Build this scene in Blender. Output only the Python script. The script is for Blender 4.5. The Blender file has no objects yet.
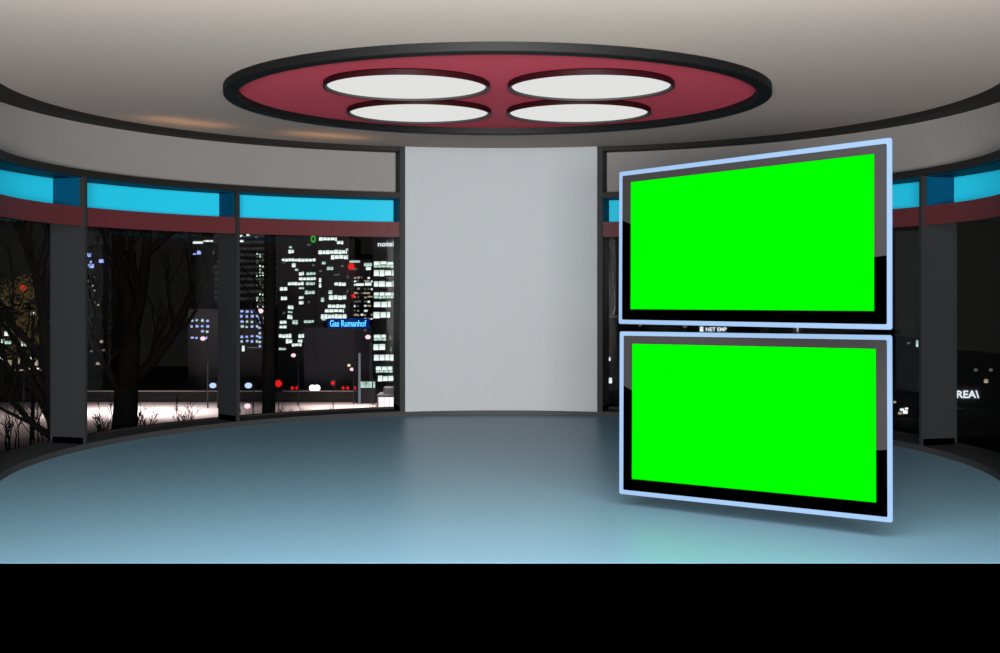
import bpy, bmesh, math, random
from math import sin, cos, pi, radians
from mathutils import Matrix, Vector

scene = bpy.context.scene
col = scene.collection
random.seed(11)

# ------------------------------------------------------------------ camera
F_PX, HOR, CX, EYE = 1200.0, 282.0, 500.0, 1.6
cam_d = bpy.data.cameras.new('camera')
cam = bpy.data.objects.new('camera', cam_d)
col.objects.link(cam)
cam.location = (0, 0, EYE)
cam.rotation_euler = (pi / 2, 0, 0)
cam_d.sensor_width = 36
cam_d.lens = F_PX / 1000 * 36
cam_d.shift_y = (HOR - 326.5) / 1000
cam_d.clip_end = 2000
cam_d.clip_start = 0.05
scene.camera = cam
scene.view_settings.view_transform = 'Standard'
scene.view_settings.look = 'None'

def at(x, y, Y):
    """world point seen at photograph pixel (x, y), Y metres from the camera"""
    return Vector(((x - CX) / F_PX * Y, Y, EYE - (y - HOR) / F_PX * Y))

# ------------------------------------------------------------------ materials
def srgb(r, g, b):
    f = lambda c: (c / 255 / 12.92) if c / 255 <= 0.04045 else ((c / 255 + 0.055) / 1.055) ** 2.4
    return (f(r), f(g), f(b), 1)

def mat(name, color, rough=0.5, spec=0.5, metal=0.0, noise=0.0, scale=6.0, emit=None, estr=0.0, sample=True, coat=0.0):
    m = bpy.data.materials.new(name)
    m.use_nodes = True
    nt = m.node_tree
    b = nt.nodes['Principled BSDF']
    if len(color) == 3:
        color = (*color, 1)
    b.inputs['Base Color'].default_value = color
    b.inputs['Roughness'].default_value = rough
    b.inputs['Specular IOR Level'].default_value = spec
    b.inputs['Metallic'].default_value = metal
    b.inputs['Coat Weight'].default_value = coat
    if noise > 0:
        tc = nt.nodes.new('ShaderNodeTexCoord')
        n = nt.nodes.new('ShaderNodeTexNoise')
        n.inputs['Scale'].default_value = scale
        n.inputs['Detail'].default_value = 4
        r = nt.nodes.new('ShaderNodeMapRange')
        r.inputs['To Min'].default_value = 1 - noise
        r.inputs['To Max'].default_value = 1 + noise
        mx = nt.nodes.new('ShaderNodeVectorMath')
        mx.operation = 'SCALE'
        mx.inputs[0].default_value = color[:3]
        nt.links.new(tc.outputs['Object'], n.inputs['Vector'])
        nt.links.new(n.outputs['Fac'], r.inputs['Value'])
        nt.links.new(r.outputs['Result'], mx.inputs['Scale'])
        nt.links.new(mx.outputs['Vector'], b.inputs['Base Color'])
    if emit is not None:
        b.inputs['Emission Color'].default_value = (*emit[:3], 1)
        b.inputs['Emission Strength'].default_value = estr
        if not sample:
            m.cycles.emission_sampling = 'NONE'
    return m

def glow(name, color, strength, noise=0.0, scale=1.0, sample=False):
    """pure emitter, optionally uneven (a lit room behind blinds)"""
    m = bpy.data.materials.new(name)
    m.use_nodes = True
    nt = m.node_tree
    nt.nodes.clear()
    o = nt.nodes.new('ShaderNodeOutputMaterial')
    e = nt.nodes.new('ShaderNodeEmission')
    e.inputs['Color'].default_value = (*color[:3], 1)
    e.inputs['Strength'].default_value = strength
    if noise > 0:
        tc = nt.nodes.new('ShaderNodeTexCoord')
        n = nt.nodes.new('ShaderNodeTexNoise')
        n.inputs['Scale'].default_value = scale
        r = nt.nodes.new('ShaderNodeMapRange')
        r.inputs['From Min'].default_value = 0.3
        r.inputs['From Max'].default_value = 0.7
        r.inputs['To Min'].default_value = strength * (1 - noise)
        r.inputs['To Max'].default_value = strength * (1 + noise)
        nt.links.new(tc.outputs['Object'], n.inputs['Vector'])
        nt.links.new(n.outputs['Fac'], r.inputs['Value'])
        nt.links.new(r.outputs['Result'], e.inputs['Strength'])
    nt.links.new(e.outputs[0], o.inputs['Surface'])
    if not sample:
        m.cycles.emission_sampling = 'NONE'
    return m

M = {}
S = 0.18          # dark set paints under strong added lamps: keeps coloured spill from the screens low
def paint(name, c, **k):
    return mat(name, tuple(v * S for v in c), **k)
M['floor'] = paint('floor_paint', (0.29, 0.53, 0.69), rough=0.36, spec=0.15, noise=0.03, scale=1.2)
M['ceiling'] = paint('ceiling_paint', (1.10, 0.97, 0.90), rough=0.9, spec=0.03, noise=0.02)
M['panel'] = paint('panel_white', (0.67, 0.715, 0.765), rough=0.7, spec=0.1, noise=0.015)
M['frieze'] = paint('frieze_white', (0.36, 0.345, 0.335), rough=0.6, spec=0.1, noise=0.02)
M['ringrim'] = paint('ring_rim_charcoal', (0.0095, 0.0095, 0.0098), rough=0.55, spec=0.06, noise=0.06)
M['trim'] = paint('trim_charcoal', (0.020, 0.0185, 0.0175), rough=0.55, spec=0.08, noise=0.06)
M['fin'] = paint('fin_charcoal', (0.033, 0.036, 0.039), rough=0.5, spec=0.06, noise=0.06)
M['sill'] = paint('sill_charcoal', (0.060, 0.062, 0.066), rough=0.5, spec=0.06, noise=0.06)
M['red'] = paint('valance_red', (0.155, 0.030, 0.038), rough=0.5, spec=0.1, noise=0.05)
M['ringred'] = paint('ring_red', (1.45, 0.20, 0.31), rough=0.7, spec=0.03, noise=0.03)
M['housing'] = paint('lamp_housing_red', (0.040, 0.005, 0.008), spec=0.03, rough=0.45, noise=0.03)
M['rimgrey'] = paint('lamp_rim_grey', (0.10, 0.098, 0.10), spec=0.1, rough=0.5)
M['black'] = mat('black_fascia', (0, 0, 0), rough=1.0, spec=0.0)
M['blue'] = mat('blue_panel', (0.004, 0.10, 0.14), rough=0.4, spec=0.05, emit=(0.010, 0.46, 0.70), estr=0.47)
M['blueglow'] = mat('blue_glow_paint', (0.0, 0.016, 0.036), rough=0.5, spec=0.02, noise=0.05)  # dark blue paint stands in for the blue glow on fins and soffit
M['cyanled'] = glow('cyan_led', (0.01, 0.6, 0.9), 1.6, sample=True)
M['diffuser'] = glow('lamp_diffuser', (1.0, 0.995, 0.99), 0.76, sample=True)
M['green'] = glow('chroma_green', (0, 1, 0), 1.0)
M['tvframe'] = mat('tv_frame_blue', (0.012, 0.016, 0.02), rough=0.4, spec=0.04, emit=(0.29, 0.465, 0.75), estr=1.0)  # emission stands in for light falling on the pale blue frame
M['tvback'] = mat('tv_back', (0.01, 0.01, 0.011), rough=0.6)
M['steel'] = mat('stand_steel', (0.02, 0.02, 0.022), rough=0.4, metal=0.6)

def glass_mat():
    m = bpy.data.materials.new('window_glass')
    m.use_nodes = True
    nt = m.node_tree
    nt.nodes.clear()
    o = nt.nodes.new('ShaderNodeOutputMaterial')
    t = nt.nodes.new('ShaderNodeBsdfTransparent')
    t.inputs['Color'].default_value = (0.97, 0.98, 0.98, 1)
    g = nt.nodes.new('ShaderNodeBsdfGlossy')
    g.inputs['Roughness'].default_value = 0.02
    mx = nt.nodes.new('ShaderNodeMixShader')
    mx.inputs['Fac'].default_value = 0.012
    nt.links.new(t.outputs[0], mx.inputs[1])
    nt.links.new(g.outputs[0], mx.inputs[2])
    nt.links.new(mx.outputs[0], o.inputs['Surface'])
    return m
M['glass'] = glass_mat()

# ------------------------------------------------------------------ mesh helpers
def obj(name, bm, m, parent=None, smooth=False, kind=None):
    bmesh.ops.recalc_face_normals(bm, faces=bm.faces)
    me = bpy.data.meshes.new(name)
    bm.to_mesh(me)
    bm.free()
    if m is not None:
        me.materials.append(m)
    if smooth:
        for p in me.polygons:
            p.use_smooth = True
    o = bpy.data.objects.new(name, me)
    col.objects.link(o)
    if parent is not None:
        o.parent = parent
    if kind:
        o['kind'] = kind
    return o

def tag(o, label, cat, group=None, kind=None):
    o['label'] = label
    o['category'] = cat
    if group:
        o['group'] = group
    if kind:
        o['kind'] = kind
    return o

def thing(name, label, cat, loc=(0, 0, 0), group=None):
    o = bpy.data.objects.new(name, None)
    o.empty_display_size = 0.2
    col.objects.link(o)
    o.location = loc
    return tag(o, label, cat, group)

def box(bm, x0, x1, y0, y1, z0, z1):
    v = [bm.verts.new(p) for p in ((x0, y0, z0), (x1, y0, z0), (x1, y1, z0), (x0, y1, z0),
                                   (x0, y0, z1), (x1, y0, z1), (x1, y1, z1), (x0, y1, z1))]
    for f in ((3, 2, 1, 0), (4, 5, 6, 7), (0, 1, 5, 4), (1, 2, 6, 5), (2, 3, 7, 6), (3, 0, 4, 7)):
        bm.faces.new([v[i] for i in f])

def prism(bm, pts, z0, z1):
    lo = [bm.verts.new((p[0], p[1], z0)) for p in pts]
    hi = [bm.verts.new((p[0], p[1], z1)) for p in pts]
    n = len(pts)
    bm.faces.new(lo[::-1])
    bm.faces.new(hi)
    for i in range(n):
        bm.faces.new((lo[i], lo[(i + 1) % n], hi[(i + 1) % n], hi[i]))

def tube(bm, pts, rads, n=8, caps=True):
    """tapered tube along a polyline"""
    rings = []
    for i, p in enumerate(pts):
        a = pts[max(0, i - 1)]
        b = pts[min(len(pts) - 1, i + 1)]
        d = (Vector(b) - Vector(a)).normalized()
        u = d.cross(Vector((0, 1, 0)))
        if u.length < 1e-3:
            u = d.cross(Vector((1, 0, 0)))
        u.normalize()
        w = d.cross(u)
        rings.append([bm.verts.new(Vector(p) + (u * cos(2 * pi * k / n) + w * sin(2 * pi * k / n)) * rads[i]) for k in range(n)])
    for r0, r1 in zip(rings, rings[1:]):
        for k in range(n):
            bm.faces.new((r0[k], r0[(k + 1) % n], r1[(k + 1) % n], r1[k]))
    if caps:
        bm.faces.new(rings[0][::-1])
        bm.faces.new(rings[-1])

def lathe(bm, prof, cx=0, cy=0, n=96):
    """revolve (r, z) profile; r = 0 ends are closed with a fan"""
    rings = []
    for r, z in prof:
        if r == 0:
            rings.append([bm.verts.new((cx, cy, z))])
        else:
            rings.append([bm.verts.new((cx + r * cos(2 * pi * k / n), cy + r * sin(2 * pi * k / n), z)) for k in range(n)])
    for a, b in zip(rings, rings[1:]):
        for k in range(n):
            k2 = (k + 1) % n
            if len(a) == 1:
                bm.faces.new((a[0], b[k], b[k2]))
            elif len(b) == 1:
                bm.faces.new((a[k], a[k2], b[0]))
            else:
                bm.faces.new((a[k], a[k2], b[k2], b[k]))

# ------------------------------------------------------------------ the room (round studio set)
YC = 10.40        # centre of the round room
RI = 4.10         # inner radius: floor edge, front of fins and cornice
RO = 4.46         # outer radius: glazing and blue panels
H = 3.22          # ceiling
Y_FRONT = 6.833   # front edge of the set floor
FINS = {-1: [radians(a) for a in (16.5, 45.05, 74.9, 104.6)], 1: [radians(a) for a in (16.9, 46.05, 76.35, 105.5)]}   # the fins

def P(r, a):
    return (r * sin(a), YC + r * cos(a))

def arc_box(bm, r0, r1, z0, z1, a0, a1, seg=None):
    seg = seg or max(4, int(abs(a1 - a0) / radians(1.5)))
    rows = []
    for i in range(seg + 1):
        a = a0 + (a1 - a0) * i / seg
        x0, y0 = P(r0, a)
        x1, y1 = P(r1, a)
        rows.append([bm.verts.new(p) for p in ((x0, y0, z0), (x1, y1, z0), (x1, y1, z1), (x0, y0, z1))])
    for p, q in zip(rows, rows[1:]):
        for k in range(4):
            bm.faces.new((p[k], p[(k + 1) % 4], q[(k + 1) % 4], q[k]))
    bm.faces.new(rows[0][::-1])
    bm.faces.new(rows[-1])

def arc(name, r0, r1, z0, z1, a0, a1, m, parent=None, kind=None, seg=None):
    bm = bmesh.new()
    arc_box(bm, r0, r1, z0, z1, a0, a1, seg)
    return obj(name, bm, m, parent, kind=kind)

def set_outline(r, front, half):
    pts = [P(r, radians(a)) for a in range(-104, 105, 2)]
    return pts + [(half, P(r, radians(104))[1]), (half, front), (-half, front), (-half, P(r, radians(104))[1])]

bm = bmesh.new()
prism(bm, set_outline(RI + 0.02, Y_FRONT, 4.6), -0.16, 0.0)
fl = obj('floor', bm, M['floor'], kind='structure')
bm = bmesh.new()
box(bm, -4.6, 4.6, Y_FRONT - 0.012, Y_FRONT - 0.001, -1.4, -0.002)
obj('trim_1', bm, M['black'], kind='structure')           # black riser along the front of the set floor
bm = bmesh.new()
prism(bm, set_outline(RO + 0.12, 4.2, 4.7), H, H + 0.12)
obj('ceiling', bm, M['ceiling'], kind='structure')

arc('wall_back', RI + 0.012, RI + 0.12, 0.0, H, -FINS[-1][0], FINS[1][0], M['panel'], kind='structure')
arc('baseboard_back', RI - 0.012, RI + 0.03, 0.0, 0.048, -FINS[-1][0], FINS[1][0], M['sill'], kind='structure')

FW = [0.065, 0.042, 0.042, 0.042]
def fin(name, a, z1, fin_w, r0=RI - 0.005, r1=RO + 0.02):
    bm = bmesh.new()
    c, s = cos(a), sin(a)
    for z in (0,):
        pts = []
        for r, t in ((r0, -fin_w / 2), (r0, fin_w / 2), (r1, fin_w / 2), (r1, -fin_w / 2)):
            pts.append((r * s + t * c, YC + r * c - t * s))
        prism(bm, pts, 0.0, z1)
    bmesh.ops.bevel(bm, geom=[e for e in bm.edges if abs(e.verts[0].co.z - e.verts[1].co.z) > 0.5], offset=0.004, segments=2, affect='EDGES')
    f = obj(name, bm, M['fin'], kind='structure')
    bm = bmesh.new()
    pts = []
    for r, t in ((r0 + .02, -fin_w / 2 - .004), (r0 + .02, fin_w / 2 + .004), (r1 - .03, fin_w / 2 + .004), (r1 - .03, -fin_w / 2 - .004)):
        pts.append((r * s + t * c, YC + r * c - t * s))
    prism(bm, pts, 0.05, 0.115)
    obj('base_shade', bm, M['black'], f)  # black sleeve added for the contact shade at the fin foot
    return f

n_trim = 2
for side, sg in (('left', -1), ('right', 1)):
    e = FW[0] / 2 / RI
    A1, A2, A3, A4 = FINS[sg]
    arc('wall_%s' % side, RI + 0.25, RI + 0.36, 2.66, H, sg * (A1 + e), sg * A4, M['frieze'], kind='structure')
    # sill: low dark step that carries the glazing
    arc('baseboard_%s' % side, RI - 0.012, RO + 0.06, 0.0, 0.055, sg * A1, sg * A4, M['sill'], kind='structure')
    for nm, spec in (('cornice', (RI + 0.02, RI + 0.27, H - 0.052, H)), ('lip', (RI, RI + 0.035, 2.605, 2.672)), ('soffit', (RI + 0.03, RO + 0.06, 2.605, 2.66))):
        arc('trim_%d' % n_trim, spec[0], spec[1], spec[2], spec[3], sg * (A1 + e), sg * A4, M['trim'], kind='structure')
        n_trim += 1
    for a, z, fw_ in ((A1, H, FW[0]), (A2, 2.607, FW[1]), (A3, 2.607, FW[2]), (A4, 2.607, FW[3])):
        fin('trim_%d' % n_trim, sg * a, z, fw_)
        n_trim += 1

for side, sg in (('front_left', -1), ('front_right', 1)):      # plain wings closing the set beside the last fins
    p = P(RO, FINS[sg][3])
    bm = bmesh.new()
    xa, xb = sorted((sg * 4.42, sg * 4.55))
    box(bm, xa, xb, 7.0, p[1] - 0.03, 0.0, H)
    obj('wall_%s' % side, bm, M['fin'], kind='structure')
bays = [(-1, 0, 1, 'beside the white back panel, left of it'), (-1, 1, 2, 'over the dark window holding a bare tree trunk'),
        (-1, 2, 3, 'over the left frame-edge window'),
        (1, 0, 1, 'half hidden behind the upper green screen'), (1, 1, 2, 'just past the right edge of the upper green screen'),
        (1, 2, 3, 'over the right frame-edge window')]
wn = 1
for sg, i0, i1, where in bays:
    e = 0.0
    a0, a1 = FINS[sg][i0] + FW[i0] / 2 / RI, FINS[sg][i1] - FW[i1] / 2 / RI
    w = bpy.data.objects.new('window_%d' % wn, None)
    col.objects.link(w)
    w['kind'] = 'structure'
    wn += 1
    arc('pane', RO, RO + 0.012, 0.055, 2.24, sg * (a0 + e), sg * (a1 - e), M['glass'], w)
    arc('bottom_rail', RO - 0.012, RO + 0.03, 0.055, 0.075, sg * (a0 + e), sg * (a1 - e), M['trim'], w)
    p = P(RO, sg * (a0 + a1) / 2)
    b = thing('light_panel', 'curved glowing cyan blue wall panel ' + where, 'light panel', (0, 0, 0), 'glowing blue panels above the windows')
    arc('glowing_face', RO - 0.02, RO + 0.04, 2.24, 2.60, sg * (a0 + e), sg * (a1 - e), M['blue'], b)
    arc('top_glow_board', RI + 0.06, RO - 0.02, 2.596, 2.6045, sg * (a0 + e), sg * (a1 - e), M['blueglow'], b)
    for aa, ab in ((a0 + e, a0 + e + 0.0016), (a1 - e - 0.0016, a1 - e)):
        arc('side_glow_board', RI + 0.05, RO - 0.02, 2.19, 2.596, sg * aa, sg * ab, M['blueglow'], b)  # added boards that carry the painted blue glow
    arc('led_strip', RI + 0.13, RI + 0.16, 2.18, 2.19, sg * (a0 + e + .03), sg * (a1 - e - .03), M['cyanled'], b)
    v = arc('valance', RI + 0.022, RI + 0.042, 2.137, 2.318, sg * (a0 + e), sg * (a1 - e), M['red'])
    tag(v, 'curved dark red valance strip ' + where, 'valance', 'dark red valances below the blue panels')

# ------------------------------------------------------------------ ceiling ring with four round lamps
RX, RY = -0.02, 10.40
root = thing('ceiling_ring', 'large round black-rimmed ceiling panel with a red inside, hanging over the floor', 'ceiling panel', (RX, RY, H))
bm = bmesh.new()
lathe(bm, [(2.20, 0.0), (2.20, -0.062), (2.205, -0.067), (2.315, -0.067), (2.32, -0.062), (2.32, 0.0), (2.20, 0.0)], n=144)
obj('rim', bm, M['ringrim'], root)
bm = bmesh.new()
lathe(bm, [(0, -0.004), (2.201, -0.004), (2.201, 0.0), (0, 0.0)], n=144)
obj('red_panel', bm, M['ringred'], root)

lamps = [(-0.755, -0.70, 'round white ceiling lamp, the larger-looking left one on the near side of the red panel'),
         (0.735, -0.70, 'round white ceiling lamp, the larger-looking right one on the near side of the red panel'),
         (-0.755, 0.80, 'round white ceiling lamp, left one of the two nearer the back panel'),
         (0.735, 0.80, 'round white ceiling lamp, right one of the two nearer the back panel')]
proto = None
for lx, ly, lab in lamps:
    loc = (lx, 10.42 + ly, H - 0.004)
    if proto is None:
        proto = thing('ceiling_lamp', lab, 'lamp', loc, 'round lamps in the red ceiling panel')
        bm = bmesh.new()
        lathe(bm, [(0.0, 0.0), (0.660, 0.0), (0.672, -0.010), (0.672, -0.050), (0.668, -0.052), (0.664, -0.050), (0.664, -0.02), (0.0, -0.02)], n=96)
        obj('housing', bm, M['housing'], proto)
        bm = bmesh.new()
        lathe(bm, [(0.645, -0.022), (0.6638, -0.022), (0.6638, -0.050), (0.650, -0.050), (0.640, -0.030), (0.645, -0.022)], n=96)
        obj('rim', bm, M['rimgrey'], proto)
        bm = bmesh.new()
        lathe(bm, [(0.0, -0.033), (0.640, -0.033), (0.640, -0.026), (0.0, -0.026)], n=96)
        obj('diffuser', bm, M['diffuser'], proto)
    else:
        r = proto.copy()
        col.objects.link(r)
        r.location = loc
        r['label'] = lab
        for ch in list(proto.children):
            c = ch.copy()
            col.objects.link(c)
            c.parent = r

# ------------------------------------------------------------------ the two green screens
def rotm(yaw, pit, rol):
    return Matrix.Rotation(yaw, 3, 'Z') @ Matrix.Rotation(pit, 3, 'X') @ Matrix.Rotation(rol, 3, 'Y')

def rounded_rect(x0, x1, z0, z1, r, n=5):
    pts = []
    for cx_, cz_, a0 in ((x1 - r, z1 - r, 0), (x0 + r, z1 - r, 90), (x0 + r, z0 + r, 180), (x1 - r, z0 + r, 270)):
        for k in range(n + 1):
            a = radians(a0 + 90 * k / n)
            pts.append((cx_ + r * cos(a), cz_ + r * sin(a)))
    return pts

def ring_prism(bm, outer, inner, y0, y1):
    n = len(outer)
    V = lambda pts, y: [bm.verts.new((p[0], y, p[1])) for p in pts]
    of, ob, jf, jb = V(outer, y0), V(outer, y1), V(inner, y0), V(inner, y1)
    for i in range(n):
        k = (i + 1) % n
        bm.faces.new((of[i], of[k], jf[k], jf[i]))
        bm.faces.new((ob[i], jb[i], jb[k], ob[k]))
        bm.faces.new((of[i], ob[i], ob[k], of[k]))
        bm.faces.new((jf[i], jf[k], jb[k], jb[i]))

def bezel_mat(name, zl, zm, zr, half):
    """black bezel with a gloss reflection painted grey above a shallow curve (pattern in object space)"""
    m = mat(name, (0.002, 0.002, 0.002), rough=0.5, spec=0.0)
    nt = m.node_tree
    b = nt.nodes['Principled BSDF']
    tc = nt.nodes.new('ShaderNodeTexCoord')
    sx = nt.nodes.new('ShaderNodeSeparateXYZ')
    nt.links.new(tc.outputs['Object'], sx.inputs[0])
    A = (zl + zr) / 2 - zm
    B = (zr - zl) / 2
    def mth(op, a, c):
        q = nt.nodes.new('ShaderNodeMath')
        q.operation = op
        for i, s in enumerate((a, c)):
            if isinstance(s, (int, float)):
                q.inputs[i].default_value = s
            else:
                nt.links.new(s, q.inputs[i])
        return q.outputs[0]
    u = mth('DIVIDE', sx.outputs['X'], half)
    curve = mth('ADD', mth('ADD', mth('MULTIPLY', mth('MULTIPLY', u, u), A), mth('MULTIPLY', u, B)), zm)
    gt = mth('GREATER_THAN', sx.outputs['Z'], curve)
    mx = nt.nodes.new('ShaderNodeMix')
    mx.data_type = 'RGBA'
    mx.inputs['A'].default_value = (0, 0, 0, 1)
    mx.inputs['B'].default_value = (0.0085, 0.008, 0.0083, 1)  # painted grey stands in for the reflected sheen
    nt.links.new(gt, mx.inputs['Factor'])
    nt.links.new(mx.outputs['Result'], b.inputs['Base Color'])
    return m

def television(label, c, R, w, h, scr_px, fl_, fm_, fr_):
    """c centre of the front face, R 3x3, w x h, scr_px photograph corners of the lit area (TL TR BR BL)"""
    t = thing('television', label, 'television', c, 'paired green screens')
    t.rotation_euler = R.to_euler()
    n = R @ Vector((0, 1, 0))
    loc = []
    for (x, y) in scr_px:                       # where the lit area's corners lie on the front face
        d = at(x, y, 1.0) - Vector((0, 0, EYE))
        k = (Vector(c) - Vector((0, 0, EYE))).dot(n) / d.dot(n)
        q = R.transposed() @ (Vector((0, 0, EYE)) + d * k - Vector(c))
        loc.append(q)
    x0 = (loc[0].x + loc[3].x) / 2
    x1 = (loc[1].x + loc[2].x) / 2
    z1 = (loc[0].z + loc[1].z) / 2
    z0 = (loc[2].z + loc[3].z) / 2
    fw = 0.030
    bm = bmesh.new()
    o = rounded_rect(-w / 2, w / 2, -h / 2, h / 2, 0.014)
    i = rounded_rect(-w / 2 + fw, w / 2 - fw, -h / 2 + fw, h / 2 - fw, 0.012)
    ring_prism(bm, o, i, 0.0, 0.010)
    bmesh.ops.recalc_face_normals(bm, faces=bm.faces)
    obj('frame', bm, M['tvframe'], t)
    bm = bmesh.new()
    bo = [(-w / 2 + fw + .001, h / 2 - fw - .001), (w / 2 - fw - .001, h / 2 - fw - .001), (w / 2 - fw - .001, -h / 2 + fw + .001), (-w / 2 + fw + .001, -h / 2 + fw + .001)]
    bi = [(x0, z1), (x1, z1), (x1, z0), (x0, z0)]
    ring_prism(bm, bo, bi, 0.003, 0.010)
    obj('bezel', bm, bezel_mat('bezel_painted_sheen', h / 2 - fl_ * h, h / 2 - fm_ * h, h / 2 - fr_ * h, w / 2), t)
    bm = bmesh.new()
    box(bm, x0 + .0005, x1 - .0005, 0.004, 0.010, z0 + .0005, z1 - .0005)
    obj('screen', bm, M['green'], t)
    bm = bmesh.new()
    box(bm, -w / 2 + .05, w / 2 - .05, 0.0105, 0.045, -h / 2 + .03, h / 2 - .03)
    bmesh.ops.bevel(bm, geom=list(bm.edges), offset=0.008, segments=2, affect='EDGES')
    obj('back_cover', bm, M['tvback'], t)
    return t, R

K = 0.98
up = (1.594 * K, 8.0 * K, EYE + (1.870 - EYE) * K)
lo = (1.640, 8.0, 0.680)
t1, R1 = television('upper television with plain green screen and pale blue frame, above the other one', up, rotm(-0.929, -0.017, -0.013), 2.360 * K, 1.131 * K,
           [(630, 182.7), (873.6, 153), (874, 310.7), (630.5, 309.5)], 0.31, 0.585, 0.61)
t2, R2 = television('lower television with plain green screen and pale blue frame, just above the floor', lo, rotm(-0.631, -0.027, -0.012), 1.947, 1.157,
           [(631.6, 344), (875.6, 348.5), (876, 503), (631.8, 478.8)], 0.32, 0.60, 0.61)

# stand behind the screens that carries both
sx_, sy_ = 2.16, 8.72
st = thing('screen_stand', 'slim black steel stand behind the two green screens', 'stand', (sx_, sy_, 0.0))
bm = bmesh.new()
lathe(bm, [(0, 0.0), (0.20, 0.0), (0.20, 0.012), (0.05, 0.03), (0, 0.03)], n=40)
obj('base', bm, M['steel'], st)
bm = bmesh.new()
tube(bm, [(0, 0, 0.02), (0, 0, 2.05)], [0.03, 0.03], 16)
obj('pole', bm, M['steel'], st)
for c, R in ((up, R1), (lo, R2)):
    q = Vector(c) + R @ Vector((0, 0.075, 0))
    bm = bmesh.new()
    tube(bm, [(0, 0, c[2]), tuple(q - Vector((sx_, sy_, 0)))], [0.025, 0.025], 12)
    obj('arm', bm, M['steel'], st)

# ------------------------------------------------------------------ the night city outside
G = -30.0                                    # street level far below the studio
DECK = G + 2.85                              # raised road
def ground_y(y):                             # distance at which street level shows at row y
    return (EYE - G) * F_PX / (y - HOR)

M['street'] = mat('asphalt', (0.05, 0.048, 0.045), rough=0.9, spec=0.1, noise=0.3, scale=0.05)
M['dark'] = mat('pole_dark', (0.03, 0.03, 0.034), rough=0.7, spec=0.1)
M['snow'] = mat('snow_square', (0.80, 0.72, 0.70), rough=0.9, spec=0.0, noise=0.35, scale=0.09)
M['facade'] = mat('facade_night', (0.17, 0.175, 0.19), rough=0.8, spec=0.1, noise=0.3, scale=0.1)
M['facade2'] = mat('facade_night_grey', (0.09, 0.10, 0.12), rough=0.8, spec=0.1, noise=0.3, scale=0.1)
M['bark'] = mat('bark_night', (0.012, 0.010, 0.009), rough=0.95, spec=0.0, noise=0.4, scale=3)
M['wwhite'] = glow('window_white', (0.86, 1.0, 0.93), 1.0, 0.55, 0.35)
M['wgreen'] = glow('window_greenish', (0.62, 0.88, 0.76), 0.75, 0.7, 0.5)
M['wdim'] = glow('window_dim', (0.52, 0.58, 0.55), 0.16, 0.7, 0.5)
M['wwarm'] = glow('window_warm', (1.0, 0.78, 0.55), 0.36, 0.6, 0.6)
M['wblue'] = glow('window_blue', (0.36, 0.46, 1.0), 1.05, 0.4, 0.6)
M['wpink'] = glow('window_pinkwhite', (1.0, 0.88, 0.92), 1.25)
M['signblue'] = glow('sign_blue', (0.10, 0.60, 1.0), 1.5)
M['signwhite'] = glow('sign_white', (0.85, 0.92, 1.0), 1.0)
M['signgreen'] = glow('sign_green', (0.08, 0.6, 0.10), 0.7)
M['lred'] = glow('lamp_red', (1.0, 0.015, 0.01), 0.85)
M['lpink'] = glow('lamp_pink', (1.0, 0.62, 0.72), 1.3)
M['lblue'] = glow('lamp_blue', (0.45, 0.6, 1.0), 1.3)
M['lwhite'] = glow('lamp_white', (1.0, 0.95, 0.95), 2.2)
M['lwarm'] = glow('lamp_warm', (1.0, 0.75, 0.4), 1.2)
M['leaf'] = mat('leaves_painted_lit', (0.30, 0.20, 0.05), rough=0.8, noise=0.6, scale=2, emit=(0.09, 0.06, 0.02), estr=0.55, sample=False)  # emission stands in for street light on the leaves

bm = bmesh.new()
box(bm, -300, 300, 170, 450, G - 1, G)
obj('ground', bm, M['street'], kind='structure')
bm = bmesh.new()
box(bm, -172, -20, 196, 314.6, G + 0.02, G + 0.12)
o = obj('snowy_square', bm, M['snow'], kind='structure')

_winmesh = {}
def window_mesh(mk):
    if mk not in _winmesh:
        b2 = bmesh.new()
        box(b2, -0.5, 0.5, -0.05, 0.0, -0.5, 0.5)
        me = bpy.data.meshes.new('lit_window')
        bmesh.ops.recalc_face_normals(b2, faces=b2.faces)
        b2.to_mesh(me)
        b2.free()
        me.materials.append(M[mk])
        _winmesh[mk] = me
    return _winmesh[mk]

def building(name, label, x0, x1, ytop, Y, wins, depth=30, facade='facade', cat='building', group='buildings of the night city', crown=None, base=None):
    """block from photograph columns x0..x1, roof at row ytop, front face Y metres away; wins = (x0, x1, y, height px, material)"""
    a, b = at(x0, ytop, Y), at(x1, ytop, Y)
    mid = (a.x + b.x) / 2
    root = thing(name, label, cat, (mid, Y + depth / 2, G), group)
    k = Y / F_PX
    bm = bmesh.new()
    w = (b.x - a.x) / 2
    hh = a.z - G
    box(bm, -w, w, -depth / 2, depth / 2, 0, hh)
    obj('facade', bm, M[facade], root)
    bm = bmesh.new()
    box(bm, -w * .5, w * .45, -depth / 4, depth / 4, hh, hh + 1.6)
    obj('roof_plant', bm, M[facade], root)
    for (u0, u1, y, hp, mk) in wins:
        q = bpy.data.objects.new('lit_window', window_mesh(mk))
        col.objects.link(q)
        q.parent = root
        c0 = at((u0 + u1) / 2, y, Y)
        q.location = (c0.x - mid, -depth / 2 - 0.02, c0.z - G)
        q.scale = ((u1 - u0) * k, 1, hp * k)
    return root

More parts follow.
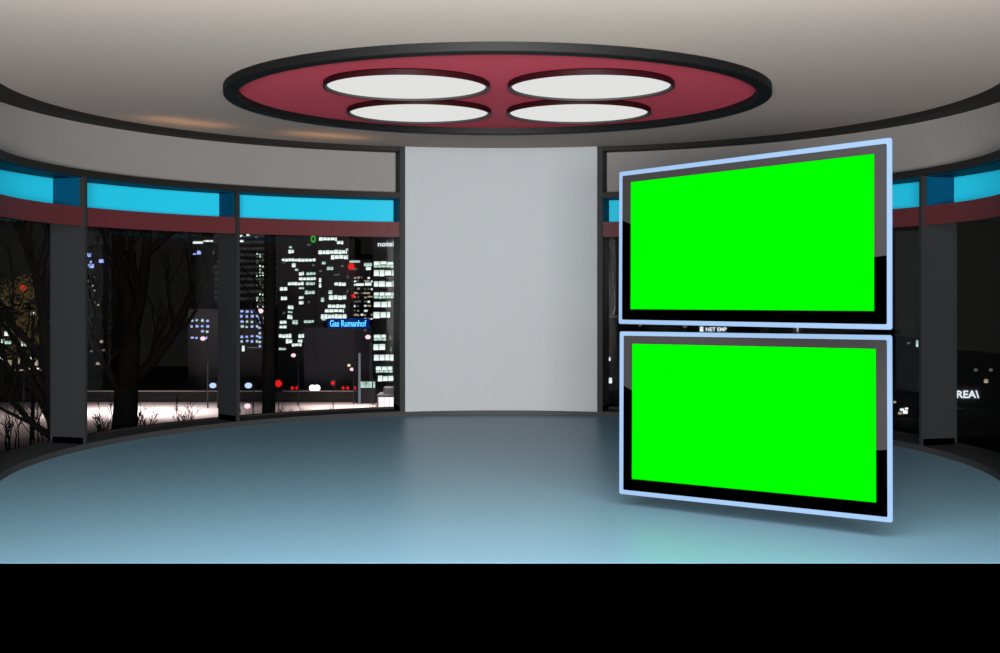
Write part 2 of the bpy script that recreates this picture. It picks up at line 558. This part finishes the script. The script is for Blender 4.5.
def sign(root, text, x, y, Y, width, height, mk, name='sign', label=None):
    """raised letters fixed to a building, spanning width px from column x, baseline at row y"""
    cu = bpy.data.curves.new('letters', 'FONT')
    cu.body = text
    cu.size = 1.0
    cu.extrude = 0.02
    cu.offset = 0.022
    tmp = bpy.data.objects.new('letters', cu)
    col.objects.link(tmp)
    bpy.context.view_layer.update()
    me = bpy.data.meshes.new_from_object(tmp.evaluated_get(bpy.context.evaluated_depsgraph_get()))
    bpy.data.objects.remove(tmp)
    xs = [v.co.x for v in me.vertices]
    ys = [v.co.y for v in me.vertices]
    k = Y / F_PX
    sx, sy = width * k / (max(xs) - min(xs)), height * k / (max(ys) - min(ys))
    for v in me.vertices:
        v.co = ((v.co.x - min(xs)) * sx, -v.co.z * 2, (v.co.y - min(ys)) * sy)
    me.materials.clear()
    me.materials.append(M[mk])
    o = bpy.data.objects.new(name, me)
    col.objects.link(o)
    o.parent = root
    p = at(x, y, Y)
    o.location = (p.x - root.location.x, p.y - root.location.y - 0.3, p.z - root.location.z)
    if label:
        o['label'] = label
    return o

R = random.Random(5)
def row(x0, x1, y, hp, mk, step=3.2, skip=0.0):
    """a storey of lit rooms: separate windows side by side"""
    out = []
    x = x0
    while x < x1 - 0.8:
        wd = min(x1 - x, step * R.uniform(.75, 1.15))
        if R.random() >= skip:
            out.append((x, x + wd * 0.88, y + R.uniform(-.25, .25), hp * R.uniform(.85, 1.15), mk))
        x += wd
    return out

# -- tower with white floors next to the back panel
w = []
for i, (y, xa, xb) in enumerate(((263, 374, 394), (273, 374, 394), (284, 374, 394), (294, 374, 394), (304.5, 374, 391), (315, 373.5, 390.5), (336, 374, 386.5),
                                 (347, 373.5, 386), (357.5, 374, 394), (368, 376, 393), (378.5, 378, 394))):
    w += row(xa, xb, y, 3.0 if i % 3 == 0 else 5.4, 'wwhite', 6.5)
    if i % 3 == 0:
        w += row(xa, xb, y + 3, 2.6, 'wgreen', 4.5)
w += [(389, 392.5, 337, 5, 'wdim'), (390, 392, 349, 5, 'wdim'), (387, 390, 389, 4, 'wpink')]
b = building('office_tower', 'dark tower with broad white lit floors, right beside the white back panel', 372.6, 432, 235, 330, w)
sign(b, 'notel', 378, 246.5, 330, 16, 5, 'signwhite', label='small white illuminated lettering')

# -- two big blocks with scattered white storeys
B1 = [(282, 316, 260, 2.6, 'wwhite'), (288.5, 294, 251.5, 3.2, 'wwhite'), (292, 296, 265, 3.4, 'wwhite'), (295, 299, 269.5, 2, 'wgreen'), (299, 304, 273.6, 3.2, 'wwhite'), (306.5, 316, 273.6, 2.4, 'wgreen'),
      (299, 316, 278.7, 2.8, 'wwhite'), (288, 304, 283.6, 2.8, 'wwhite'), (306, 315, 283.6, 2.6, 'wgreen'), (280, 288, 289, 3, 'wwhite'), (299, 304, 288, 2, 'wgreen'), (305, 316, 292.5, 3.2, 'wgreen'),
      (281, 287.5, 298.3, 3.2, 'wwhite'), (299, 303.5, 297.4, 2.6, 'wwhite'), (299, 303.5, 302.7, 3, 'wwhite'), (288, 293.5, 307.3, 3.4, 'wwhite'), (288, 292.5, 312, 1.8, 'wgreen'), (287.5, 292.5, 317, 3.6, 'wwhite'),
      (280, 287.5, 322, 2.8, 'wwhite'), (292.5, 298, 322, 4, 'wgreen'), (304, 315, 321.4, 2.6, 'wgreen'), (279.5, 287.5, 326.8, 2.8, 'wwhite'), (279, 292.5, 336, 3.6, 'wwhite'), (298.5, 316, 336, 3.4, 'wwhite'),
      (286, 292.5, 341, 4, 'wwhite'), (298, 302.5, 341, 3, 'wwhite'), (292, 302, 344.8, 2.8, 'wwhite'), (279, 286, 349, 2, 'wgreen'), (283, 285, 262.5, 1.6, 'wdim'), (308, 310, 302, 2, 'wdim'),
      (283, 285, 313, 2, 'wdim'), (310, 316, 327, 1.8, 'wdim'), (305, 316, 331, 1.6, 'wdim'), (289, 293, 247, 1.8, 'wgreen'), (307, 311, 244.5, 1.6, 'wdim'), (312, 316, 265, 1.8, 'wdim')]
w = []
for (xa, xb, y, hp, mk) in B1:
    w += row(xa, xb, y, hp, mk, 3.6)
b = building('office_block', 'wide dark office block with scattered white windows, standing behind the bright headlights', 277, 317.5, 236, 345, w)
q = bpy.data.objects.new('round_emblem', None)
bm = bmesh.new()
lathe(bm, [(1.05, -.1), (1.05, .1), (0.6, .1), (0.6, -.1), (1.05, -.1)], n=24)
o = obj('round_emblem', bm, M['signgreen'], b)
p = at(313.5, 239, 345)
o.location = (p.x - b.location.x, p.y - b.location.y - .4, p.z - G)
o.rotation_euler = (pi / 2, 0, 0)
o.scale = (0.65, 1.0, 1)
o['label'] = 'small green ring emblem near the roof'

B2 = [(319, 337, 239, 3, 'wwhite'), (337, 343.5, 242.5, 3, 'wwhite'), (346, 348.5, 249.5, 2.4, 'wgreen'), (318.5, 347, 252, 3.4, 'wwhite'), (331, 348, 257, 4, 'wwhite'), (322, 326, 263, 3, 'wgreen'), (327, 333.5, 268.5, 3.2, 'wgreen'),
      (341, 344, 266, 1.8, 'wdim'), (319, 321.5, 280, 4, 'wwhite'), (319, 321.5, 285.5, 4, 'wwhite'), (334.5, 346.5, 284, 3.2, 'wwhite'), (328.5, 333.5, 292, 3.4, 'wgreen'), (329, 347, 297.4, 4, 'wwhite'), (321, 324.5, 299.5, 4, 'wgreen'),
      (328, 345.5, 306, 3, 'wwhite'), (325, 344, 310.8, 3, 'wwhite'), (321, 347, 316.5, 4, 'wwhite'), (319, 321, 333.5, 4, 'wgreen'), (347, 348.5, 277, 3, 'wdim'), (347, 348.5, 291, 3, 'wdim'), (319, 323, 271, 2, 'wdim'), (334, 340, 274.5, 1.6, 'wdim'), (322, 326, 319, 2, 'wgreen')]
w = []
for (xa, xb, y, hp, mk) in B2:
    w += row(xa, xb, y, hp, mk, 4.2)
building('office_block', 'dark office block with long white lit storeys, directly above the blue lettering', 317.8, 349, 236, 345, w)

# -- block with small warm windows and a red light
w = []
for y in (277.5, 281, 285, 289, 293, 297, 301.5, 306, 310.5, 315, 319):
    xs = 354
    while xs < 371:
        if R.random() < .62:
            w.append((xs, xs + R.choice((1.6, 2.4, 3.4)), y + R.uniform(-.4, .4), R.uniform(1.2, 2.0), R.choice(('wwarm', 'wwarm', 'wdim', 'wwhite'))))
        xs += 3.4
w += [(356, 364, 284.5, 2.4, 'wwhite'), (365, 371.5, 284, 3, 'wwhite'), (349.5, 360, 261.5, 2, 'wgreen'), (364, 372, 264.5, 3, 'wgreen'), (353, 357, 269, 2.2, 'wdim'), (366, 371, 268.3, 3.2, 'wwhite'), (363, 370, 293, 1.6, 'wwarm')]
b = building('office_block', 'narrow block with small warm windows and a red light near its roof', 349.4, 370.6, 259, 345, w)
for (x, y, r) in ((351.5, 266.5, 0.95), (353.5, 296, 0.5)):
    bm = bmesh.new()
    bmesh.ops.create_icosphere(bm, subdivisions=2, radius=r)
    o = obj('red_beacon', bm, M['lred'], b)
    p = at(x, y, 345)
    o.location = (p.x - b.location.x, -15.8, p.z - G)

# -- low dark block that carries the blue lettering
b = building('low_building', 'low dark building crowned by blue illuminated lettering', 304, 369, 327.5, 322, [(330, 331, 333, 1, 'wdim'), (364, 366.5, 330, 2, 'wdim')], depth=18, facade='facade2')
b0 = building('low_building', 'brightly lit pinkish white shopfront at the foot of the tower of broad white floors', 377, 400, 395, 297, [(378.5, 384, 402.5, 10.5, 'wpink'), (384.3, 389.5, 402.5, 10.5, 'wpink'), (389.8, 395, 402.5, 10.5, 'wpink')], depth=8)
q = at(348.5, 323.4, 322)
bm = bmesh.new()
box(bm, -5.6, 5.6, -.12, 0, -1.25, 1.35)
o = obj('sign_glow_board', bm, mat('sign_glow_blue', (0.0, 0.01, 0.08), rough=0.6, spec=0.1, noise=0.1, emit=(0.0, 0.012, 0.14), estr=1.0, sample=False), b)  # added board, its blue emission stands in for the glow round the letters
o.location = (q.x - b.location.x, q.y - b.location.y - .02, q.z - G)
sign(b, 'Gas Rumanhof', 330, 326.6, 322, 36.5, 6.6, 'signblue', label='blue illuminated lettering along the roof edge')

# -- grey banded tower beside the second fin
def banded(name):
    m = mat(name, (0.02, 0.02, 0.02), rough=0.8, spec=0.1, emit=(1, 1, 1), estr=0.0, sample=False)
    nt = m.node_tree
    b_ = nt.nodes['Principled BSDF']
    tc = nt.nodes.new('ShaderNodeTexCoord')
    wv = nt.nodes.new('ShaderNodeTexWave')
    wv.bands_direction = 'Z'
    wv.inputs['Scale'].default_value = 0.16
    wv.inputs['Distortion'].default_value = 1.5
    mr = nt.nodes.new('ShaderNodeMapRange')
    mr.inputs['From Min'].default_value = 0.35
    mr.inputs['To Min'].default_value = 0.004
    mr.inputs['To Max'].default_value = 0.030
    nt.links.new(tc.outputs['Object'], wv.inputs['Vector'])
    nt.links.new(wv.outputs['Fac'], mr.inputs['Value'])
    nt.links.new(mr.outputs['Result'], b_.inputs['Emission Strength'])  # faint emission stands in for night light on the bands
    return m
M['banded'] = banded('banded_facade')
w = []
for i in range(18):
    y = 254 + i * 3.1
    for xs in (256.5, 259.3, 262.2, 264.8):
        if R.random() < .62:
            w.append((xs, xs + R.uniform(1, 2), y + R.uniform(-.6, .6), R.uniform(1, 1.8), R.choice(('wgreen', 'wdim', 'wdim', 'wwhite'))))
w += [(240, 244, 236, 2, 'wwhite'), (246.5, 249.5, 235, 2, 'wwhite'), (240, 243.5, 241, 2, 'wwhite'), (255, 258, 237, 1.6, 'wdim')]
building('office_tower', 'tall grey tower of dim bands with tiny lights along its right edge', 214, 267, 233, 380, w, facade='banded')

# -- blue dotted hall on both sides of that fin
w = []
for (xa, n, rows_) in ((190.5, 4, (320.5, 326.5, 331.5, 337.5)), (240.5, 4, (311.5, 316.5, 321.5, 326.5, 336.5, 341)), (258.5, 2, (318, 322.5, 328, 333, 337.5, 342, 346))):
    for y in rows_:
        for i in range(n):
            if R.random() < .86:
                x = xa + i * 5.2 + R.uniform(-.4, .4)
                w.append((x, x + R.uniform(2, 3.2), y + R.uniform(-.4, .4), R.uniform(1.8, 2.6), R.choice(('wblue', 'wblue', 'wgreen'))))
w += [(242, 244.6, 348.5, 5.5, 'wwhite'), (248, 262, 347.5, 1, 'wdim')]
building('office_block', 'low block dotted with blue white lights, showing on both sides of the second fin', 188, 268, 309, 335, w, depth=20)

# -- pieces of city in the second window
w = [(193, 203, 242.5, 2.2, 'wwhite'), (203.5, 213, 241, 1.6, 'wwhite'), (197, 201, 252.5, 3.6, 'wblue'), (193, 196, 254, 1.4, 'wblue'), (213, 215, 252.5, 3, 'wdim')]
building('office_tower', 'nearly black tower with one white lit line and one blue light near its top', 191, 216, 237, 400, w)
w = [(87, 91, 255, 3.6, 'wblue'), (99, 103.5, 261, 3.4, 'wblue'), (88, 94, 266, 4, 'wblue'), (90, 92, 262, 2.4, 'wblue')]
for i in range(22):
    y = R.uniform(274, 332)
    x = R.uniform(86, 103 if 296 < y < 312 else 94)
    w.append((x, x + R.uniform(1.2, 2.2), y, R.uniform(1, 1.8), R.choice(('wdim', 'wwarm', 'wdim', 'wdim'))))
w += [(90.5, 95, 342.5, 2.2, 'wdim'), (100, 103, 341.5, 2.4, 'wwarm'), (90, 93, 351, 2, 'wdim'), (95, 99, 349, 2.4, 'wdim'), (102, 105, 350, 2, 'wdim'), (96, 101, 363.5, 2.2, 'wwarm'), (103, 107, 363, 2.6, 'wpink')]
building('office_tower', 'dark tower with three bluish lights on top, close beside the first fin', 70, 108, 249, 390, w)
# -- left window
w = [(1, 4.5, 341, 4, 'wgreen'), (4.5, 11.5, 333.5, 4.5, 'wwhite'), (5, 11, 342.5, 3, 'wgreen'), (21.5, 27.5, 343.5, 5, 'wwhite'), (0, 4.5, 357.5, 4, 'wwhite'), (8, 11.5, 363, 6, 'wwarm'), (16.5, 20, 361, 6, 'wwarm'),
     (25.5, 32, 360.5, 6.5, 'wwhite'), (34.5, 38, 362, 7, 'wwarm'), (29, 39, 368.6, 1.4, 'wpink'), (15, 28, 370, 1.2, 'wwarm'), (40, 46, 370, 1.2, 'wdim'), (31, 35.5, 313.5, 3, 'wpink'), (40, 43, 336, 2.4, 'wdim')]
building('low_building', 'low building with greenish white windows, in the window at the left frame edge', -40, 52, 310, 350, w, facade='facade')

# -- right hand side
w = [(974, 977.5, 369.8, 2.6, 'wdim'), (989, 992.5, 369.8, 2.8, 'wdim'), (984, 988, 381, 3.8, 'wwarm'), (956, 962, 409, 1.6, 'wdim')]
b = building('low_building', 'dark building carrying white broken lettering, in the window at the right frame edge', 940, 1040, 362, 300, w)
sign(b, 'REA\\', 956.2, 398, 300, 22.5, 7.6, 'signwhite', label='white illuminated lettering on the dark facade')
w = [(898, 902, 413, 2.6, 'wwarm'), (900, 904, 409.5, 2.4, 'wwhite'), (903, 907.5, 412, 3.4, 'wpink'), (905, 908, 408.5, 1.8, 'wpink'), (916, 918.2, 343.5, 6.5, 'wgreen'), (907, 910, 343, 2, 'wdim'), (893, 896, 402, 2, 'wwarm')]
building('low_building', 'dark building with a small bright light cluster, just past the right screen edges', 884, 921, 338, 280, w)
w = [(607.5, 610.5, 359, 3.6, 'wwhite'), (608.5, 612, 380.5, 5.5, 'wwhite'), (639, 641.5, 325, 2, 'wdim'), (683, 687, 326.3, 2, 'wdim')]
b = building('office_block', 'dark block with two white windows and white lettering, showing between back panel and screens', 600, 760, 318, 320, w)
sign(b, 'NET EMP', 705.5, 331.2, 320, 21, 3.8, 'signwhite', label='white illuminated lettering along the facade')
o = bpy.data.objects.new('lit_window', window_mesh('wwhite'))
col.objects.link(o)
o.parent = b
p = at(701.5, 329, 320)
o.location = (p.x - b.location.x, -15.1, p.z - G)
o.scale = (0.9, 1, 1.3)

# ---- street furniture
def street_lamp(label, x, y, Y, mk, r, group='street lamps', arm=1.2):
    p = at(x, y, Y)
    root = thing('street_lamp', label, 'street lamp', (p.x + arm, p.y, G), group)
    bm = bmesh.new()
    tube(bm, [(0, 0, 0), (0, 0, p.z - G + .6), (-arm * .5, 0, p.z - G + .9), (-arm, 0, p.z - G + .5)], [.18, .12, .09, .07], 8)
    obj('pole', bm, M['dark'], root)
    bm = bmesh.new()
    bmesh.ops.create_uvsphere(bm, u_segments=14, v_segments=8, radius=r)
    for v in bm.verts:
        v.co.z *= .8
    o = obj('lamp_head', bm, M[mk], root)
    o.location = (-arm, -0.1, p.z - G)
    return root
street_lamp('blue white street lamp above the bright snow, left of the second fin', 213, 385.5, 300, 'lblue', 0.85)
street_lamp('pinkish street lamp in front of the blue dotted block, left of the second fin', 203, 338.5, 300, 'lpink', 0.65)
street_lamp('blue white street lamp low in the third window, right of the second fin', 248.5, 385.5, 300, 'lblue', 0.9)
street_lamp('pink globe street lamp lowest in the third window, right beside the second fin', 247.5, 406, 262, 'lpink', 0.7)
street_lamp('pinkish yellow street lamp against the banded grey tower', 260.5, 311, 309, 'lpink', 0.75)
street_lamp('pinkish street lamp above the road, left of the bright headlights', 293.5, 355.3, 305, 'lpink', 0.6)
street_lamp('pinkish street lamp high beside the tower of broad white floors', 368, 337, 308, 'lpink', 0.7)
street_lamp('small pink street lamp above the red tail lights', 352, 369.3, 312, 'lpink', 0.55)
street_lamp('small white street lamp just above the pink one over the red tail lights', 349, 365.3, 309, 'lwarm', 0.42)

def traffic_light(label, x, y, Y, r):
    p = at(x, y, Y)
    root = thing('traffic_light', label, 'traffic light', (p.x, p.y, G))
    bm = bmesh.new()
    tube(bm, [(0, .3, 0), (0, .3, p.z - G - 1.2)], [.12, .1], 8)
    obj('pole', bm, M['dark'], root)
    bm = bmesh.new()
    box(bm, -r * 1.1, r * 1.1, -.05, .5, p.z - G - 2.4 * r, p.z - G + 1.5 * r)
    obj('signal_box', bm, M['dark'], root)
    bm = bmesh.new()
    bmesh.ops.create_uvsphere(bm, u_segments=14, v_segments=8, radius=r)
    o = obj('red_lens', bm, M['lred'], root)
    o.location = (0, -.1, p.z - G)
traffic_light('traffic light showing red, beside the dark tree trunk in the third window', 278.5, 383.5, 290, 0.85)
traffic_light('tall signal mast with one large red light, in the window at the left frame edge', 23, 288, 285, 0.75)
traffic_light('small traffic light showing red, right of the bright headlights', 333, 383, 295, 0.5)

def car(label, x, Y, front, body=(0.02, 0.02, 0.025)):
    p = at(x, 300, Y)
    root = thing('car', label, 'car', (p.x, Y, DECK), 'cars on the road')
    bm = bmesh.new()
    prof = [(-2.2, .35), (-2.2, .85), (-1.3, 1.0), (-.7, 1.5), (.8, 1.5), (1.5, 1.0), (2.15, .9), (2.2, .35)]
    vs = [[bm.verts.new((u, yy, z)) for (u, z) in prof] for yy in (-.85, .85)]
    for i in range(len(prof)):
        k = (i + 1) % len(prof)
        bm.faces.new((vs[0][i], vs[0][k], vs[1][k], vs[1][i]))
    bm.faces.new(vs[0][::-1]); bm.faces.new(vs[1])
    o = obj('body', bm, M['dark'], root)
    o.rotation_euler.z = pi / 2
    for sx in (-1, 1):
        for sy in (-1, 1):
            bm = bmesh.new()
            tube(bm, [(sx * .68, sy * 1.35, .34), (sx * .90, sy * 1.35, .34)], [.34, .34], 12)
            obj('wheel', bm, M['street'], root)
        bm = bmesh.new()
        bmesh.ops.create_uvsphere(bm, u_segments=12, v_segments=8, radius=.85 if front else .42)
        o = obj('headlight' if front else 'tail_light', bm, M['lwhite' if front else 'lred'], root)
        o.location = (sx * .62, -2.2, .85)
    return root
Yc = 318.2
car('car facing us with dazzling white headlights on the dark road', 316, Yc, True)
car('car seen from behind, red tail lights, nearest to the tower of broad white floors', 358, Yc, False)
car('car seen from behind, red tail lights, second from the tower of broad white floors', 346.5, Yc, False)
car('car seen from behind, dim red tail lights, left of the dazzling headlights', 296, Yc, False)

# lit white pole by the tower
p = at(359.5, 380, 310)
bm = bmesh.new()
zt = at(0, 353, 310).z - G
tube(bm, [(0, 0, 0), (0, 0, zt)], [.32, .26], 10)
o = obj('light_column', bm, glow('column_light', (0.55, 0.62, 0.75), 0.30))
o.location = (p.x, 310, G)
tag(o, 'slim pale lit column standing in the street left of the tower of broad white floors', 'pole')
# pale kiosk lights by its foot
p = at(367, 380, 312)
k_ = thing('kiosk', 'small lit kiosk at the foot of the pale column', 'kiosk', (p.x, 312, G))
bm = bmesh.new(); box(bm, -2.4, 2.4, -1, 1, 0, 6.2)
obj('walls', bm, M['dark'], k_)
bm = bmesh.new(); box(bm, -1.9, 2.2, -1.1, -1.02, 4.2, 5.8)
obj('shop_window', bm, M['wgreen'], k_)

# low walls along the road
def low_wall(label, x0, x1, y, Y, hpx, m):
    a, b = at(x0, y, Y), at(x1, y, Y)
    bm = bmesh.new()
    box(bm, a.x, b.x, Y, Y + .4, DECK, DECK + 0.22)
    return tag(obj('low_wall', bm, m), label, 'wall')
bm = bmesh.new()
box(bm, -200, 200, 314.8, 321.5, G, DECK)
obj('raised_road', bm, M['street'], kind='structure')
low_wall('thin pale kerb along the front of the raised road', 60, 372, 391, 314.85, 1.0, M['snow'])
# ---- trees: on the roof terrace outside the windows
bm = bmesh.new()
box(bm, -30, 30, 15.5, 36, -5.0, -4.6)
obj('terrace', bm, M['street'], kind='structure')

def grow(bm, p, d, L, r, depth, rng, up=0.25):
    n = 4
    pts, rad = [Vector(p)], [r]
    d = Vector(d).normalized()
    for i in range(n):
        d = (d + Vector((rng.uniform(-.22, .22), rng.uniform(-.22, .22), rng.uniform(-.1, .22) + up * .1))).normalized()
        pts.append(pts[-1] + d * L / n)
        rad.append(r * (1 - .6 * (i + 1) / n))
    tube(bm, pts, rad, 5 if depth < 2 else 7, caps=False)
    if depth <= 0:
        return
    for k in range(3 if depth > 1 else 4):
        i = rng.randint(1, n)
        ax = Vector((rng.uniform(-1, 1), rng.uniform(-.8, .8), rng.uniform(-.2, .9)))
        nd = (d + ax * .95).normalized()
        grow(bm, pts[i], nd, L * rng.uniform(.5, .75), max(.008, rad[i] * .62), depth - 1, rng, up)

def bare_tree(label, base, limbs, seed, name='bare_tree'):
    rng = random.Random(seed)
    bm = bmesh.new()
    for (pts, r0, r1, dep) in limbs:
        n = len(pts)
        rad = [r0 + (r1 - r0) * i / (n - 1) for i in range(n)]
        pv = [Vector(q) - Vector(base) for q in pts]
        tube(bm, pv, rad, 9, caps=False)
        for i in range(1, n):
            for _ in range(dep):
                dd = (pv[i] - pv[i - 1]).normalized() + Vector((rng.uniform(-1, 1), rng.uniform(-.8, .8), rng.uniform(0, .8)))
                grow(bm, pv[i], dd, rng.uniform(1.2, 2.6), rad[i] * .55, 2, rng)
    o = obj(name, bm, M['bark'], smooth=True)
    o.location = base
    return tag(o, label, 'tree', 'bare trees outside the windows')

Y = 34
tb = at(124, 497, Y)
tb.z = -4.6
trunk = [tb, at(124, 430, Y), at(127, 380, Y), at(131, 335, Y)]
bare_tree('big bare tree with a thick dark trunk, in the window left of the second fin', tuple(tb), [
    (trunk, .42, .26, 0),
    ([at(131, 335, Y), at(128, 300, Y), at(118, 262, Y), at(112, 215, Y), at(106, 165, Y)], .22, .07, 2),
    ([at(131, 335, Y), at(140, 300, Y - 1), at(146, 255, Y - 1.5), at(150, 200, Y - 2), at(158, 150, Y - 2)], .2, .06, 2),
    ([at(127, 385, Y), at(150, 365, Y + .5), at(172, 335, Y + 1), at(192, 295, Y + 1), at(214, 260, Y + 1.5), at(235, 235, Y + 2)], .19, .05, 2),
    ([at(125, 400, Y), at(108, 372, Y - .5), at(92, 340, Y - 1), at(80, 300, Y - 1)], .15, .05, 2),
    ([at(146, 255, Y - 1.5), at(172, 232, Y - 2), at(204, 214, Y - 2.5), at(232, 200, Y - 2.5)], .1, .04, 1)], 3)
Y = 26
tb = at(58, 510, Y)
tb.z = -4.6
bare_tree('bare tree with slanting branches, in the window at the left frame edge', tuple(tb), [
    ([tb, at(58, 440, Y), at(50, 370, Y), at(44, 320, Y)], .24, .14, 1),
    ([at(44, 320, Y), at(36, 275, Y), at(22, 235, Y), at(4, 200, Y), at(-14, 170, Y)],   .11, .035, 2),
    ([at(52, 400, Y), at(28, 360, Y + .5), at(8, 330, Y + 1), at(-20, 300, Y + 1)], .08, .03, 1),
    ([at(57, 440, Y), at(34, 425, Y - .5), at(10, 400, Y - .5), at(-12, 390, Y - .5)], .09, .03, 3),
    ([at(44, 320, Y), at(56, 270, Y - .5), at(70, 225, Y - 1)], .12, .04, 2)], 8)
Y = 33
tb = at(268, 500, Y)
tb.z = -4.6
bare_tree('slim straight bare tree between the banded tower and the wide office block', tuple(tb), [
    ([tb, at(268.5, 430, Y), at(269, 370, Y), at(270, 300, Y), at(270, 240, Y), at(270, 180, Y)], .20, .14, 0),
    ([at(269, 365, Y), at(264, 330, Y), at(254, 300, Y), at(240, 280, Y)], .04, .015, 1),
    ([at(270, 300, Y), at(255, 280, Y), at(236, 262, Y)], .035, .015, 1)], 4)

def shrub(label, x, y, Y, seed, size, group='bare shrubs on the terrace'):
    rng = random.Random(seed)
    base = at(x, y, Y)
    base.z = -4.6
    top = at(x, y, Y).z + 4.6
    bm = bmesh.new()
    for k in range(7):
        d = Vector((rng.uniform(-.5, .5), rng.uniform(-.3, .3), 1))
        p1 = Vector((rng.uniform(-.2, .2), 0, top * .75))
        tube(bm, [(0, 0, 0), tuple(p1)], [.03, .018], 5, caps=False)
        grow(bm, p1, d, size * rng.uniform(.7, 1.2), .018, 2, rng, .1)
    o = obj('bare_shrub', bm, M['bark'])
    o.location = base
    tag(o, label, 'shrub', group)
shrub('bare twiggy shrub against the bright snow, close right of the thick tree trunk', 143, 408, 33.5, 1, .45)
shrub('bare twiggy shrub against the bright snow, between the thick tree trunk and the second fin', 186, 405, 33.5, 2, .5)
shrub('bare twiggy shrub low between thick tree trunk and first fin', 100, 410, 32, 5, .5)
shrub('bare twiggy shrub below the bright headlights', 330, 402, 30, 6, .4)
shrub('bare twiggy shrub in front of the tower of broad white floors', 372, 402, 29, 7, .5)

shrub('bare twiggy shrub low in the window at the left frame edge, left one', 12, 415, 30.5, 11, .6)
shrub('bare twiggy shrub low beside the first fin, in the left frame-edge window', 36, 412, 31.5, 12, .6)
shrub('bare twiggy shrub right beside the second fin, under the pink globe lamp', 251, 404, 31, 13, .4)
shrub('bare twiggy shrub between the slim straight tree and the bright headlights', 298, 404, 32, 14, .4)
# tree in the left window, street light put into its leaf emission
rng = random.Random(21)
p = at(32, 312, 240)
t = thing('leafy_tree', 'tree with yellow brown leaves glowing as if street-lit, beside the first fin', 'tree', (p.x, 240, G))
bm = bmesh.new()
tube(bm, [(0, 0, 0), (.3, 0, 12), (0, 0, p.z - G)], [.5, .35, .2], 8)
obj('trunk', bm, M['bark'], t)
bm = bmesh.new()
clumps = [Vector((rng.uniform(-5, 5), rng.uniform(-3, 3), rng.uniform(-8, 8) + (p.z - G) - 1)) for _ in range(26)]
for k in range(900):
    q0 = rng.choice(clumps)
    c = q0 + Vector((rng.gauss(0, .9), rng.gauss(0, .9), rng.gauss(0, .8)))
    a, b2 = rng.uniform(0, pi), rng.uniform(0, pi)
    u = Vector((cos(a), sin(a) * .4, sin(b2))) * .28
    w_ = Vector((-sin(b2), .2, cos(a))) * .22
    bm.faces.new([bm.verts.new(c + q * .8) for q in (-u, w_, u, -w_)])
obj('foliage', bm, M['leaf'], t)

# ------------------------------------------------------------------ light
wd = bpy.data.worlds.new('night')
scene.world = wd
wd.use_nodes = True
nt = wd.node_tree
nt.nodes.clear()
out = nt.nodes.new('ShaderNodeOutputWorld')
bg = nt.nodes.new('ShaderNodeBackground')
tc = nt.nodes.new('ShaderNodeTexCoord')
sp = nt.nodes.new('ShaderNodeSeparateXYZ')
cr = nt.nodes.new('ShaderNodeValToRGB')
cr.color_ramp.elements[0].position = 0.0
cr.color_ramp.elements[0].color = (0, 0, 0, 1)
cr.color_ramp.elements[1].position = 0.03
cr.color_ramp.elements[1].color = (0.0062, 0.0060, 0.0056, 1)
nt.links.new(tc.outputs['Generated'], sp.inputs[0])
ad = nt.nodes.new('ShaderNodeMath')
ad.operation = 'ADD'
ad.inputs[1].default_value = 0.12
nt.links.new(sp.outputs['Z'], ad.inputs[0])
nt.links.new(ad.outputs[0], cr.inputs['Fac'])
nt.links.new(cr.outputs['Color'], bg.inputs['Color'])
nt.links.new(bg.outputs[0], out.inputs['Surface'])

def area(name, loc, target, sx, sy, power, color=(1, 1, 1), spread=180):
    d = bpy.data.lights.new(name, 'AREA')
    d.shape = 'RECTANGLE'
    d.size, d.size_y = sx, sy
    d.energy = power
    d.color = color
    d.spread = radians(spread)
    o = bpy.data.objects.new(name, d)
    col.objects.link(o)
    o.location = loc
    o.rotation_euler = (Vector(target) - Vector(loc)).to_track_quat('-Z', 'Y').to_euler()
    return o
area('key_fill', (0, 1.0, 2.6), (0, 14, 1.5), 4.0, 1.0, 580, (1, 0.985, 0.985))  # unseen lamp added above the camera to light the set
area('floor_fill', (0, 5.2, 3.15), (0, 8.2, 0), 6.5, 1.5, 1650, (0.95, 1, 1))  # lamp added out of view to brighten the floor
area('ceiling_fill', (0, -2.0, 1.15), (0, 8.5, 3.4), 3.0, 1.0, 6950, (1, 0.975, 0.94))  # lamp added behind the camera in place of bounce on the ceiling
for wx, wy in ((-3.15, 12.15), (-1.9, 13.25)):
    area('warm_fill', (wx, wy, 2.98), (wx * 1.02, wy + .05, 3.3), 0.9, 0.15, 2.0, (1, 0.5, 0.2))  # unseen lamps added for the orange glow beside the cornice
area('snow_fill', (-88, 290, G + 11), (-88, 290, G), 34, 20, 9000, (1, 0.85, 0.85), 150)  # unseen lamp added over the snow to brighten it
area('square_fill', (-128, 262, G + 16), (-128, 262, G), 40, 40, 3200, (1, 0.84, 0.82), 150)  # second added lamp, lifts the left part of the square
area('street_fill', (-38, 300, G + 8), (-38, 300, G), 22, 14, 3000, (1, 0.80, 0.76), 150)  # third added lamp, lights the ground near the tower
